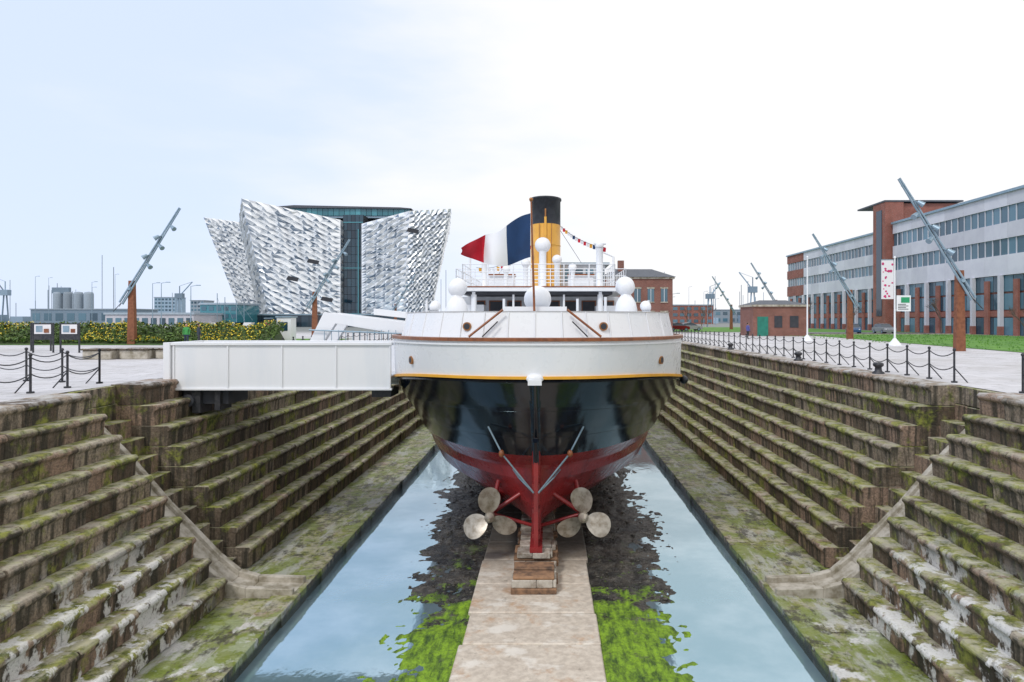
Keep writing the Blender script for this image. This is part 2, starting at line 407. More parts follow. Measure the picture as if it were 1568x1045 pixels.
def trim(z,out,hgt,mt):
    lp=loop(z); prof=[(-.08,-hgt),(out,-hgt*.8),(out,hgt*.8),(-.08,hgt)]
    vs=[]
    for i,(x,y,zz) in enumerate(lp):
        a=Vector(lp[max(0,i-1)]);b_=Vector(lp[min(len(lp)-1,i+1)]); t=(b_-a); nn=Vector((t.y,-t.x,0))
        nn=nn.normalized() if nn.length>1e-6 else Vector((0,-1,0))
        for o,h_ in prof: vs.append((x+nn.x*o,y+nn.y*o,zz+h_))
    fs=[]
    for i in range(len(lp)-1):
        for j in range(4): fs.append((i*4+j,i*4+(j+1)%4,(i+1)*4+(j+1)%4,(i+1)*4+j))
    ship.add(vs,fs,mt,.5)
trim(6.60,.07,.05,M_yline); trim(6.49,.05,.035,M_hblack); trim(7.72,.07,.06,M_rail); trim(7.58,.04,.035,M_hwhite)
lp=loop(7.66); n=len(lp)//2
ship.add(lp,[(n-i,n+i,n+i+1,n-i-1) for i in range(1,n)],M_whitegrey,.5)
BA,BL=.36,6.2
def bl(z,B,ys_,y1=30,N_=60):
    right=[]
    for i in range(N_+1):
        y=ys_+(y1-ys_)*(i/N_)**2.6; s_=(y-ys_)/BL
        right.append((B*math.sin(math.pi/2*min(1,s_))**BA if i else 0,y,z))
    return [(-x,y,z_) for x,y,z_ in right[:0:-1]]+right
A=bl(7.66,5.10,20.15);B_=bl(8.52,4.93,20.35);B2=bl(8.56,4.96,20.32);C_=bl(8.56,4.84,20.47);D_=bl(7.6,4.88,20.4)
for a,b_ in ((A,B_),(B_,B2),(B2,C_),(C_,D_)):
    n=len(a); ship.add(a+b_,[(i,i+1,n+i+1,n+i) for i in range(n-1)],M_hwhite,.5,False)
for i in range(6,len(A)-6,6):
    a=Vector(A[i]); b_=Vector(B_[i]); ship.tube(a+Vector((0,-.02,0)),b_+Vector((0,-.02,0)),.02,M_white,n=6)
ship.box(-.95,.95,20.65,21.3,8.45,8.70,M_white)
for sgn in (-1,1):
    ship.tube((sgn*.95,20.2,8.6),(sgn*1.95,20.05,7.80),.035,M_rail)
    ship.tube((sgn*1.1,20.15,8.25),(sgn*1.55,20.05,7.8),.02,M_chain)
def ring(c,nv,r):
    c=Vector(c);nv=Vector(nv).normalized()
    ship.tube(c-nv*.12,c+nv*.04,r,M_brass,n=20); ship.tube(c,c+nv*.045,r*.72,M_dark,n=20)
for sg in (-1,1):
    y=22.0;z=7.05;x=hx(y,z);x2=hx(y+.1,z); ring((sg*(x+.02),y,shz(y,z)),(sg*.1,-(x2-x),0),.13)
    bx=2.05
    sx=(bx/5.02)**(1/BA); yy=20.25+BL*math.asin(min(1,sx))/(math.pi/2); ring((sg*bx,yy-.04,8.1),(sg*.15,-1,0),.13)
ship.ell((0,19.9,6.58),.26,.16,.14,M_white); ship.box(-.2,.2,19.72,20,6.4,6.55,M_white)
ship.ell((5.55,26,6.02),.16,.25,.16,M_black)
# rudder
ship.prism_y([(-.07,3.75),(.07,3.75),(.07,.95),(-.07,.95)],21.75,22.62,M_hred)
ship.tube((0,22.0,4.1),(0,22.0,3.3),.14,M_hred); ship.tube((0,22.55,.92),(0,22.55,3.6),.16,M_hred)
ship.tube((0,21.2,4.55),(0,21.9,3.7),.1,M_hblack)
for z in (1.3,2.1,2.9): ship.box(-.12,.12,21.85,22.6,z,z+.14,M_hred)
ship.box(-.2,.2,21.65,24,.905,1.06,M_hred)
for sg in (-1,1):
    ship.path([(sg*1.5,21.45,4.95),(sg*1.05,21.35,4.1),(sg*.08,21.72,2.8)],.03,M_steel)
    ship.path([(sg*.08,21.7,2.8),(sg*.55,22.2,3.15),(sg*.8,22.9,3.3)],.03,M_steel)
    ship.ell((sg*1.07,21.33,4.12),.09,.09,.12,M_rail)
    hx_,hy,hz=sg*1.55,22.55,1.78
    ship.tube((hx_,22.7,hz),(sg*1.45,30,hz+.2),.14,M_hred,r1=.5)
    ship.tube((hx_,23.0,hz),(sg*.1,23.2,2.7),.075,M_hred); ship.tube((hx_,23.0,hz),(sg*1.2,24.2,3.3),.08,M_hred)
    ship.tube((hx_,23.0,hz),(sg*.1,23.2,1.3),.06,M_hred)
    ship.tube((hx_,22.75,hz),(hx_,22.45,hz),.17,M_bronze); ship.tube((hx_,22.45,hz),(hx_,22.22,hz),.16,M_bronze,r1=.05)
    for kk in range(3):
        an=math.pi/2+kk*2*math.pi/3+.06
        rad=Vector((math.cos(an),0,math.sin(an))); tan=Vector((-math.sin(an),0,math.cos(an)))
        tw=(tan*math.cos(sg*.5)+Vector((0,1,0))*math.sin(sg*.5)).normalized(); nn=rad.cross(tw)
        vs=[];nr,na=6,24
        ctr=Vector((hx_,22.58,hz))+rad*.55
        for side in (1,-1):
            for r_ in range(nr+1):
                for q in range(na):
                    th=2*math.pi*q/na; rr=r_/nr
                    u_=math.cos(th)*rr;v_=math.sin(th)*rr
                    wv=.40*(1+.12*u_)
                    vs.append(ctr+rad*(u_*.43)+tw*(v_*wv)+nn*(side*.03*(1-rr*rr)+.06*v_*v_+.03*u_*v_))
        fs=[];o=(nr+1)*na
        for r_ in range(nr):
            for q in range(na):
                fs.append((r_*na+q,r_*na+(q+1)%na,(r_+1)*na+(q+1)%na,(r_+1)*na+q))
                fs.append((o+r_*na+q,o+(r_+1)*na+q,o+(r_+1)*na+(q+1)%na,o+r_*na+(q+1)%na))
        ship.add(vs,fs,M_bronze,.5,True)
def railing(pts,z,h,n_rails=3,step=1.0,mt=M_white,r=.022):
    for a,b_ in zip(pts,pts[1:]):
        a=Vector((*a,z));b_=Vector((*b_,z)); d=b_-a; k_=max(1,int(d.length/step))
        for i in range(k_+1):
            p_=a+d*i/k_; ship.tube(p_,p_+Vector((0,0,h)),r,mt,n=6)
        for j in range(n_rails): hh=h*(j+1)/n_rails; ship.tube(a+Vector((0,0,hh)),b_+Vector((0,0,hh)),r*.8,mt,n=6)
ship.box(-3.9,3.9,34,58,7.0,9.45,M_whitegrey)
for x in (-3.4,-2.5,-1.6,-.7,.3,1.2,2.1,3.0):
    ship.box(x,x+.6,33.93,34.02,8.2,9.2,M_dark); ship.box(x-.06,x+.66,33.96,34.01,8.14,9.26,M_rail)
ship.box(-3.6,3.5,30.8,60,9.58,9.72,M_whitegrey); ship.box(-3.64,3.54,30.74,30.82,9.60,9.76,M_white); ship.box(-3.66,3.56,30.72,30.84,9.765,9.82,M_rail)
ship.box(-3.4,3.3,31,34,9.45,9.57,M_dark)  # dark slab painted in for the shaded gap under the deck
for x in (-3.0,-1.2,1.1,2.75): ship.tube((x,31.1,7.3),(x,31.1,9.57),.13 if abs(x)>2 else .05,M_white)
ship.box(-4.3,-2.6,31.6,32.6,7.2,9.0,M_white); ship.box(2.6,4.4,31.6,32.6,7.2,8.95,M_white)
railing([(-3.5,34),(-3.5,31),(3.4,31),(3.4,34)],9.78,1.05,r=.026)
ship.box(-4.6,4.6,36,60,9.75,9.9,M_whitegrey); railing([(-4.5,58),(-4.5,36.2),(4.5,36.2),(4.5,58)],9.9,1.1,r=.026)
for sg in (-1,1):
    ship.box(sg*2.2-.7,sg*2.2+.7,38,39,9.9,10.75,M_white); ship.box(sg*2.2-.75,sg*2.2+.75,37.9,39.1,10.75,10.85,M_rail)
    ship.tube((sg*4.2,40,9.9),(sg*4.2,40,12.0),.07,M_white); ship.tube((sg*4.2,40,12.0),(sg*3.4,40,12.35),.06,M_white)
ship.box(1.2,4.2,46,52,9.9,12.0,M_whitegrey); ship.box(1.0,4.5,45.8,52.3,12.0,12.15,M_steel)
for x in (1.5,2.2,2.9,3.6): ship.box(x,x+.5,45.93,45.99,10.9,11.7,M_glass)
fx=.2
ship.rev((fx,45,9.9),[(1.12,0),(1.12,.3),(.98,.35),(.98,4.6)],M_yellow,n=36,sy=1.3)
ship.rev((fx,45,14.5),[(.985,0),(.985,1.62),(1.05,1.63),(1.05,1.74),(.93,1.74),(.9,1.1)],M_black,n=36,sy=1.3)
ship.tube((fx,43.65,10),(fx,43.65,14.9),.08,M_yellow); ship.tube((fx,43.6,14.9),(fx,43.6,15.4),.05,M_brass)
for x in (-.4,.4): ship.box(fx+x-.02,fx+x+.02,43.7,43.74,10,14.5,M_rail)
for zz in (11.5,13.1): ship.rev((fx,45,zz),[(.985,0),(1.0,.02),(1.0,.08),(.985,.1)],M_yellow,n=36,sy=1.3)
def cowl(x,y,z0,zc,rp,rh):
    ship.rev((x,y,z0),[(rp*1.4,0),(rp*1.4,.08),(rp,.12),(rp,zc-z0-rh*.9),(rp*1.15,zc-z0-rh*.7)],M_white)
    ship.ell((x,y,zc),rh,rh*.9,rh,M_white,24,14)
    ship.tube((x,y+rh*.3,zc+.02),(x,y+rh*1.15,zc+.05),rh*.95,M_white,r1=rh*1.12,n=20)
def bigvent(x,y,z0,zc,rb,rh):
    s_=zc-rh*.8-z0
    ship.rev((x,y,z0),[(rb,0),(rb,s_*.55),(rb*.97,s_*.7),(rb*.85,s_*.82),(rb*.62,s_*.92),(rb*.42,s_*.98),(rb*.4,s_*1.05)],M_white,24)
    ship.ell((x,y,zc),rh,rh*.9,rh,M_white,24,14); ship.tube((x,y+rh*.3,zc+.02),(x,y+rh*1.1,zc+.05),rh*.95,M_white,r1=rh*1.1,n=20)
cowl(.04,21.9,7.4,8.92,.17,.40)
ship.rev((.04,21.9,8.35),[(.17,0),(.30,.18),(.38,.35)],M_white)
bigvent(-3.1,26,7.4,9.50,.44,.33); bigvent(3.35,26,7.4,9.55,.44,.34)
cowl(-3.75,24.8,7.4,8.75,.15,.18); cowl(3.95,24.8,7.4,8.75,.15,.18)
cowl(.07,38,9.9,12.45,.2,.40); cowl(-1.9,36.9,9.9,11.0,.12,.2); cowl(1.7,36.9,9.9,11.1,.12,.2)
cowl(2.94,34,9.7,12.0,.17,.2); cowl(-2.8,34,9.7,11.4,.13,.17); cowl(.9,40,9.9,11.8,.16,.26); cowl(-.95,40,9.9,11.6,.14,.24)
ship.tube((2.65,34,12.1),(3.25,34,12.1),.07,M_white)
for x,y in ((-4.6,28),(-4.2,28),(4.5,28),(-2.2,24),(2.4,24),(-1.3,26),(1.5,26)): ship.tube((x,y,7.5),(x,y,9.1),.05,M_white)
def line(a,b_,sag,r,flags=0):
    a=Vector(a);b_=Vector(b_);ps=[]
    for i in range(17):
        t=i/16;p_=a.lerp(b_,t);p_.z-=sag*4*t*(1-t);ps.append(p_)
    ship.path(ps,r,M_chain,4)
    for i in range(flags):
        t=(i+.5)/flags;p_=a.lerp(b_,t);p_.z-=sag*4*t*(1-t)
        ship.add([p_,p_+Vector((.16,.02,-.02)),p_+Vector((.14,.05,-.24)),p_+Vector((.0,.03,-.22))],[(0,1,2,3)],random.choice([M_fblue,M_fwhite,M_fred,M_yline]))
line((1.1,44,14.4),(3.2,34,11.9),.25,.012,16); line((-.8,44,13.2),(-3.2,34,10.9),.5,.012,14)
line((-.8,45,14.3),(-4.4,50,10),0,.015); line((1.1,45,14.3),(4.4,50,10),0,.015)
ship.tube((0,20.55,7.6),(-.12,20.3,11.85),.04,M_rail,r1=.025); ship.ell((-.12,20.3,11.88),.06,.06,.06,M_brass)
ship.build('passenger_tender_ship')
fl=MB();nu,nv=45,18
def fp(u,v):
    x=-.14-2.06*u+.05*math.sin(v*3+u*6)*u
    top=11.48-1.0*u**.9+.07*math.sin(u*11); bot=10.12-.22*math.sin(u*math.pi*.9)+.22*u**3+.05*math.sin(u*9+1)
    return (x,20.3+.22*math.sin(u*10+v*1.5)*(.25+u)+.12*math.sin(u*21-v*2)*u,bot+(top-bot)*v)
for k_,mt in enumerate((M_fblue,M_fwhite,M_fred)):
    vs=[fp((k_+i/15)/3,j/nv) for j in range(nv+1) for i in range(16)]
    fl.add(vs,[(j*16+i,j*16+i+1,(j+1)*16+i+1,(j+1)*16+i) for j in range(nv) for i in range(15)],mt,.5,True)
fl.build('french_flag')
# ---------------------------------------------------------------- gangway
gw=MB()
for y in (24.0,26.3):
    gw.box(-12.85,-5.15,y,y+.12,5.88,7.42,M_white)
    gw.box(-12.95,-5.1,y-.07,y+.19,7.4,7.5,M_white); gw.box(-12.95,-5.1,y-.06,y+.18,5.82,5.9,M_white)
    for i in range(5): gw.box(-12.8+i*1.9,-12.74+i*1.9,y-.04,y+.0,5.9,7.4,M_white)
gw.box(-13.1,-12.86,23.9,26.5,5.8,7.5,M_white)
gw.box(-12.8,-5.2,24.12,26.3,6.2,6.3,M_whitegrey)
poly=[(-8.46,8.6),(-5.2,8.2),(-4.9,7.9),(-4.9,7.55),(-5.5,7.73),(-8.0,8.15),(-8.55,7.3),(-9.1,7.3)]
for y in (26.9,28.6): gw.prism_y(poly,y,y+.3,M_white)
gw.prism_y([(-6.6,8.75),(-5.2,8.6),(-5.2,8.35),(-6.6,8.5)],27.3,27.6,M_white)
gw.box(-13.5,-5.3,27.1,28.6,6.55,6.7,M_whitegrey)
gw.prism_y([(-9.2,7.3),(-5.3,7.3),(-5.3,6.6),(-9.9,6.6)],26.8,26.88,M_white)
for i in range(12):
    x=-8.4+i*.28; gw.tube((x,26.8,7.3),(x,26.8,7.9),.018,M_steel,n=5)
gw.tube((-9,26.8,7.9),(-5.2,26.8,7.75),.03,M_steel)
gw.box(-12.6,-11.0,24.3,25.9,5.3,5.8,M_dark); gw.box(-12.2,-11.9,24.1,25,5.0,5.8,M_chain); gw.box(-11.4,-11.2,24.1,25,5.1,5.8,M_chain); gw.tube((-12.3,24.2,5.45),(-12.3,24.0,5.45),.22,M_dark,n=14)
gw.box(-5.9,-5.2,24.3,25.5,5.55,5.82,M_chain)
gw.build('gangway_bridge',.012)
# ---------------------------------------------------------------- chain fences
def fence_pts(pts,lean=0):
    w=MB(); q=None
    for x,y in pts:
        w.tube((x,y,QZ),(x,y,QZ+1.08),.034,M_chain,n=8); w.ell((x,y,QZ+1.1),.055,.055,.055,M_chain,8,6); w.tube((x,y,QZ),(x,y,QZ+.05),.1,M_chain,n=8)
        if lean: w.tube((x,y,QZ+.5),(x+lean*.45,y,QZ),.02,M_chain,n=5)
        if q:
            for hh in (1.02,.55):
                w.path([(q[0]+(x-q[0])*j/8,q[1]+(y-q[1])*j/8,QZ+hh-.17*4*(j/8)*(1-j/8)) for j in range(9)],.018,M_chain,5)
        q=(x,y)
    return w.build('chain_fence')
fence_pts([(13.95,22.8+1.5*i) for i in range(57)],1); fence_pts([(13.95,-6+1.5*i) for i in range(18)],1)
fence_pts([(-14.0,29.5+1.5*i) for i in range(52)],-1); fence_pts([(-14.4,-6+1.5*i) for i in range(20)],-1)
fence_pts([(-14.4-1.55*i,22.5+.45*i) for i in range(11)]); fence_pts([(-15.5-1.5*i,19.6) for i in range(7)])
def bollard(x,y,s=1):
    w=MB(); w.rev((x,y,QZ),[(.28*s,0),(.28*s,.06),(.17*s,.12),(.15*s,.32*s),(.24*s,.4*s),(.25*s,.5*s),(.15*s,.56*s),(0,.57*s)],M_chain); w.build('mooring_bollard')
for x,y in ((13.2,35),(13.2,48),(13.2,26.5),(13.2,66),(-13.2,34)): bollard(x,y,.8)
# ---------------------------------------------------------------- lamp masts
def mast(x,y,sd):
    w=MB(); ph=5.4
    w.add([(x-.32,y-.2,QZ),(x+.32,y-.2,QZ),(x+.32,y+.2,QZ),(x-.32,y+.2,QZ),(x-.2,y-.2,QZ+ph),(x+.2,y-.2,QZ+ph),(x+.2,y+.2,QZ+ph),(x-.2,y+.2,QZ+ph)],[(0,1,5,4),(1,2,6,5),(2,3,7,6),(3,0,4,7),(4,5,6,7)],M_corten)
    a=Vector((x-sd*.75,y-.3,QZ+ph-1.9)); b_=Vector((x+sd*4.2,y-.3,QZ+ph+6.1)); d=(b_-a)
    nn=Vector((-d.z,0,d.x)).normalized()*.15
    w.tube(a+nn,b_+nn*.4,.085,M_steel,r1=.06); w.tube(a-nn,b_-nn*.4,.085,M_steel,r1=.06)
    for i in range(9):
        p_=a+d*(i+.5)/9; w.tube(p_+nn,p_-nn,.03,M_steel,n=5)
    w.tube((x,y-.45,QZ+ph-.7),(x,y+.25,QZ+ph-.7),.13,M_steel)
    w.tube(a,(x-sd*1.4,y-.3,QZ+ph-2.6),.03,M_chain,n=5); w.tube((x-sd*.9,y-.3,QZ+ph-2.2),a+d*.7,.02,M_chain,n=5)
    for t in (.42,.52,.62,.72,.82):
        p_=a+d*t; s_=1 if int(t*100)%20==2 else -1
        q=p_+Vector((s_*.45,-.2,-.25)); w.tube(p_,q,.035,M_steel,n=6)
        w.tube(q+Vector((-.18*s_,.05,.12)),q+Vector((.14*s_,-.12,-.14)),.12,M_steel,r1=.2,n=12)
    w.build('lighting_mast')
for x,y,s_ in ((-34.8,57.7,1),(-27,80,1),(-31,140,1),(27.9,45.7,-1),(33.5,75,-1),(38,113,-1),(40,148,-1)): mast(x,y,s_)
# ---------------------------------------------------------------- museum
mu=MB()
def facet(P00,P10,P11,P01,nu,nv,amp,sk=1):
    P=[Vector(p_) for p_ in (P00,P10,P11,P01)]
    nrm=(P[1]-P[0]).cross(P[3]-P[0]).normalized()
    g_={}
    for j in range(nv+1):
        for i in range(nu+1):
            edge=i in(0,nu) or j in (0,nv)
            u=i/nu; v=j/nv
            if not edge:
                u+=(.5*((j%2)-.5)+U(-.15,.15))/nu; v+=(sk*.35*math.sin(i*.9+j*.35)+U(-.15,.15))/nv
            p_=(P[0]*(1-u)+P[1]*u)*(1-v)+(P[3]*(1-u)+P[2]*u)*v
            if not edge: p_+=nrm*amp*(1 if (i+j*1)%2==0 else -.25)*U(.55,1.2)
            g_[i,j]=p_
    for j in range(nv):
        for i in range(nu):
            a,b_,c_,d_=g_[i,j],g_[i+1,j],g_[i+1,j+1],g_[i,j+1]
            t1=U(0,.8)*(.35 if (i+j)%2 else 1.2)  # tone picks which panels carry a painted shadow dash
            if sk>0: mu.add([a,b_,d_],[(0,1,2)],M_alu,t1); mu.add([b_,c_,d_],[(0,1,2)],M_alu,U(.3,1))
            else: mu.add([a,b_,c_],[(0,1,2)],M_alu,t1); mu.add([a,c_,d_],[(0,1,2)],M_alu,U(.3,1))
def hull4(A,B2,C,D,A2,B3,C2,D2,sk=1):
    facet(A2,B3,B2,A,15,40,.65,sk); facet(D2,A2,A,D,10,34,.5,-sk); facet(B3,C2,C,B2,12,30,.45,sk)
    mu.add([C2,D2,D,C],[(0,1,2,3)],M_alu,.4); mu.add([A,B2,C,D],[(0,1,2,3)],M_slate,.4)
z=QZ
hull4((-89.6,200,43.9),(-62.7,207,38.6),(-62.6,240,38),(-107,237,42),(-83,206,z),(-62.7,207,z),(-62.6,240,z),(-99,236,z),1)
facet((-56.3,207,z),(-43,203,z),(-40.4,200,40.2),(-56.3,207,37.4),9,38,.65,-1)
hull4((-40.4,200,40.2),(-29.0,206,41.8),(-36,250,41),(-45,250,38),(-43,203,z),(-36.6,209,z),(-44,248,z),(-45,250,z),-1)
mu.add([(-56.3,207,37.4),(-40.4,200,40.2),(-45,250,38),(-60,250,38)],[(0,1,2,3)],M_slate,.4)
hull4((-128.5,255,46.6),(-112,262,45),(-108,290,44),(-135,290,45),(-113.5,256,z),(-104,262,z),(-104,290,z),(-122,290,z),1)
for i in range(5):
    for j in range(14):
        x0=-62.5+i*1.24; z0_=z+j*2.45
        mu.box(x0+.05,x0+1.19,209,209.2,z0_+.06,z0_+2.4,M_glassd)
mu.box(-62.6,-56.3,209.21,230,z,40.4,M_dark,.3); mu.box(-57.9,-57.6,208.6,208.95,z,36,M_glasst)
for j in (10,24,38): mu.box(-62.5,-56.4,208.8,208.97,j,j+.25,M_glasst)
mu.box(-84,-43,214,235,40.2,40.8,M_steel,.5)
for i in range(24):
    x0=-84+i*41/24; mu.box(x0+.06,x0+41/24-.06,213.7,213.95,40.9,43.2,M_glasst)
mu.box(-84,-43,214,235,40.81,43.2,M_dark); mu.prism_y([(-84.6,43.7),(-79,44.1),(-46,43.4),(-42.5,43.1),(-42.5,42.9),(-84.6,43.3)],213,236,M_slate)
for i in range(26): mu.box(-92+i*2.3,-92+i*2.3+2.2,197.9,198.18,z,z+3.4,M_glassd)
mu.box(-92,-32,198.2,204,z,z+3.4,M_dark); mu.box(-92.5,-31.5,197.6,204,z+3.42,z+3.8,M_steel)
for x,zz in ((-70,25),(-41,34),(-76,20),(-66,14)): mu.add([(x,198.6,zz),(x+3.2,199.1,zz-.6),(x+3.6,199.1,zz+.5),(x+.6,198.6,zz+1.1)],[(0,1,2,3)],M_dark)
mu.build('maritime_museum_building')
# ---------------------------------------------------------------- office building
of=MB()
def wing(X,y0,y1,rows,bay=1.6,brick_from=None):
    of.box(X+.4,X+16,y0,y1,QZ,rows[-1][1]-.2,M_brick,.5)
    for z0_,z1_,ty in rows:
        if ty=='w':
            y=y0
            while y<y1-.1:
                e_=min(y1,y+4.8); of.box(X,X+.5,y+.012,e_-.012,z0_,z1_,M_band if not(brick_from and y>brick_from) else M_brick); y=e_
        else:
            y=y0; st=bay if ty=='g' else 2.0
            while y<y1-.1:
                e_=min(y1,y+st)
                if ty=='g': of.box(X+.22,X+.3,y+.05,e_-.05,z0_,z1_,M_glass); of.box(X+.1,X+.28,y-.05,y+.05,z0_,z1_,M_band)
                else:
                    for a,b_ in ((z0_,z0_+(z1_-z0_)*.3),(z0_+(z1_-z0_)*.42,z0_+(z1_-z0_)*.7),(z0_+(z1_-z0_)*.72,z1_)):
                        of.box(X+.26,X+.3,y+.06,e_-.06,a+.05,b_-.05,M_glass)
                    i_=int((y-y0)/2)
                    of.box(X+.2,X+.34,y,e_,z0_+(z1_-z0_)*.31,z0_+(z1_-z0_)*.41,M_brick,.5)
                    if i_%3==0: of.box(X-.35,X+.19,y-.25,y+.25,z0_,z1_,M_band); of.box(X-.4,X+.18,y-.3,y+.3,z0_,z0_+1.2,M_brick)
                    if i_%3==1: of.box(X-.1,X+.19,y+.6,y+1.5,z0_,z0_+(z1_-z0_)*.92,M_brick)
                y=e_
    of.box(X-.3,X+16,y0-.2,y1+.1,rows[-1][1],rows[-1][1]+.35,M_steel,.4)
wing(61.4,62,121,[(6.2,14.3,'t'),(14.3,17.0,'w'),(17.0,19.2,'g'),(19.2,21.3,'w'),(21.3,23.5,'g'),(23.5,25.2,'w')])
wing(65.4,126,186,[(6.2,14.6,'t'),(14.6,17.2,'w'),(17.2,19.2,'g'),(19.2,21.4,'w'),(21.4,23.4,'g'),(23.4,25.4,'w')],brick_from=172)
of.box(60.3,63.6,121.5,126,QZ,29.3,M_brick,.5); of.box(63.6,74,122,132,20,29.1,M_brick,.5); of.box(60.2,74.2,121.4,132.2,29.32,29.6,M_slate)
of.box(60.2,60.28,122.6,124.6,9,28,M_glassd)
of.build('office_building')
bb=MB()
bb.box(9,20.4,110,122,QZ,14.9,M_brickd,.5); bb.box(8.8,20.7,109.8,122.2,14.9,15.2,M_chute,.5)
x0,x1,y0,y1,zr=8.7,20.9,109.6,122.4,15.2
bb.add([(x0,y0,zr),(x1,y0,zr),(x1,y1,zr),(x0,y1,zr),(x0+3,116,16.9),(x1-3,116,16.9)],[(0,1,5,4),(1,2,5),(2,3,4,5),(3,0,4)],M_slate)
for zz in (7.4,11.2):
    for i in range(5):
        x=9.9+i*2.15; bb.box(x,x+1.05,109.94,109.99,zz,zz+2.1,M_glass); bb.box(x-.12,x+1.17,109.9,109.96,zz+2.1,zz+2.35,M_chute); bb.box(x-.1,x+1.15,109.88,109.96,zz-.15,zz,M_chute); bb.box(x+.49,x+.56,109.9,109.93,zz,zz+2.1,M_white)
bb.box(12,13,114,115,15.3,18.2,M_brickd)
bb.build('brick_drawing_office')
hb=MB()
hb.box(26.8,33.8,88,94,QZ,10.0,M_brickd,.5); hb.box(26.6,34,87.8,94.2,10.0,10.25,M_chute,.5)
hb.box(27.3,28.7,87.93,87.99,QZ,8.7,M_green); hb.box(29.5,30.5,87.93,87.99,7.3,8.8,M_dark); hb.box(31.5,32.6,87.93,87.99,7.3,8.8,M_dark)
hb.add([(26.6,87.8,10.26),(34,87.8,10.26),(34,94.2,10.26),(26.6,94.2,10.26),(28.5,91,10.9),(32,91,10.9)],[(0,1,5,4),(1,2,5),(2,3,4,5),(3,0,4)],M_slate)
hb.build('brick_pump_house')
# ---------------------------------------------------------------- grass
m,nt,b=newmat('lawn'); p=pos(nt)
c=mix(nt,ramp(nt,nz(nt,p,.6,8,.7),.35,.65),(.06,.17,.025),(.14,.31,.04)); L(nt,c,b.inputs['Base Color']); b.inputs['Roughness'].default_value=.9; bump(nt,b,nz(nt,p,8,4),.6,.05); M_grass=m
gr=MB()
gr.add([(30,38,QZ+.03),(60,38,QZ+.03),(60,97,QZ+.03),(36,97,QZ+.03)],[(0,1,2,3)],M_grass,.5)
gr.add([(22,118,QZ+.03),(62,112,QZ+.03),(62,190,QZ+.03),(22,190,QZ+.03)],[(0,1,2,3)],M_grass,.5)
gr.add([(-62,56.5,QZ+.03),(-21,56.5,QZ+.03),(-21,75,QZ+.03),(-62,75,QZ+.03)],[(0,1,2,3)],M_grass,.5)
for _ in range(2600):
    x=U(30.5,60);y=U(38,96);h=U(.05,.14);a=U(0,6.28); c0=Vector((x,y,QZ+.03)); d=Vector((math.cos(a),math.sin(a),0))*U(.04,.12)
    gr.add([c0-d,c0+d,c0+Vector((U(-.05,.05),0,h))],[(0,1,2)],M_grass)
gr.build('lawn_grass')
rd=MB(); M_asph=pbr('asphalt',(.06,.06,.065),(.045,.045,.05),.85,scale=5)
rd.add([(38,98,QZ+.02),(60.5,98,QZ+.02),(60.5,110,QZ+.02),(38,110,QZ+.02)],[(0,1,2,3)],M_asph,.5); rd.box(37,60.5,97.2,97.4,QZ,QZ+.12,M_chute)
for i in range(8): rd.add([(39+i*2.7,99,QZ+.026),(39.1+i*2.7,99,QZ+.026),(39.1+i*2.7,103.5,QZ+.026),(39+i*2.7,103.5,QZ+.026)],[(0,1,2,3)],M_white)
rd.build('road')
M_leaf=pbr('hedge_leaf',(.055,.11,.02),(.10,.15,.03),.7,scale=2,bs=0,tone=.5); M_flow=pbr('daffodil_petal',(.75,.60,.04),(.62,.45,.03),.6,bs=0,tone=.2)
hd=MB()
def leafmass(w,x0,x1,y0,y1,hgt,nl,nf):
    nx=60;ny=8;vs=[]
    def H(x,y):
        t=(y-y0)/(y1-y0); return hgt*(.25+.75*sstep(t*1.6))*(.85+.25*noise.noise(Vector((x*.4,y*.6,2))))
    for j in range(ny+1):
        for i in range(nx+1):
            x=x0+(x1-x0)*i/nx;y=y0+(y1-y0)*j/ny; vs.append((x,y,QZ+(H(x,y)*.8 if 0<i<nx and 0<j<ny else 0)))
    w.add(vs,[(j*(nx+1)+i,j*(nx+1)+i+1,(j+1)*(nx+1)+i+1,(j+1)*(nx+1)+i) for j in range(ny) for i in range(nx)],M_leaf,.1)
    for k_ in range(nl+nf):
        x=U(x0,x1);y=y0+(y1-y0)*R()**1.2;z_=QZ+H(x,y)*(U(.6,1.05) if k_<nl else U(.75,1.1))+.02
        if k_>=nl and noise.noise(Vector((x*.25,y*.3,7)))<-.1: continue
        s_=U(.1,.22) if k_<nl else U(.04,.08)
        a=Vector((U(-1,1),U(-1,1),U(-.5,1))).normalized()*s_; b2=a.orthogonal().normalized()*s_*(.4 if k_<nl else 1); c0=Vector((x,y,z_))
        w.add([c0-a,c0-b2,c0+a,c0+b2],[(0,1,2,3)],M_leaf if k_<nl else M_flow)
leafmass(hd,-62,-23,57.5,61,2.0,11000,6000)
hd.build('daffodil_hedge')
M_bark=pbr('bare_bark',(.16,.12,.10),(.09,.07,.06),.9)
def baretree(x,y,h):
    w=MB()
    def br(p_,d,l,r,k_):
        q=p_+d*l; w.tube(p_,q,r,M_bark,r1=r*.65,n=6)
        if k_==0: return
        for _ in range(3 if k_>1 else 4):
            nd=(d+Vector((U(-.7,.7),U(-.7,.7),U(-.1,.5)))).normalized(); br(p_.lerp(q,U(.6,1)),nd,l*U(.6,.8),r*.6,k_-1)
    br(Vector((x,y,QZ)),Vector((U(-.05,.05),0,1)).normalized(),h*.33,h*.018,4); w.build('bare_tree')
for x,y,h in ((36,96,5.5),(44,118,6),(24,160,6),(30,170,7),(36,175,6),(52,116,6),(58,100,6.5),(59,84,6),(-50,150,6),(34,150,6),(28,190,6),(26,210,7),(48,205,8)): baretree(x,y,h)
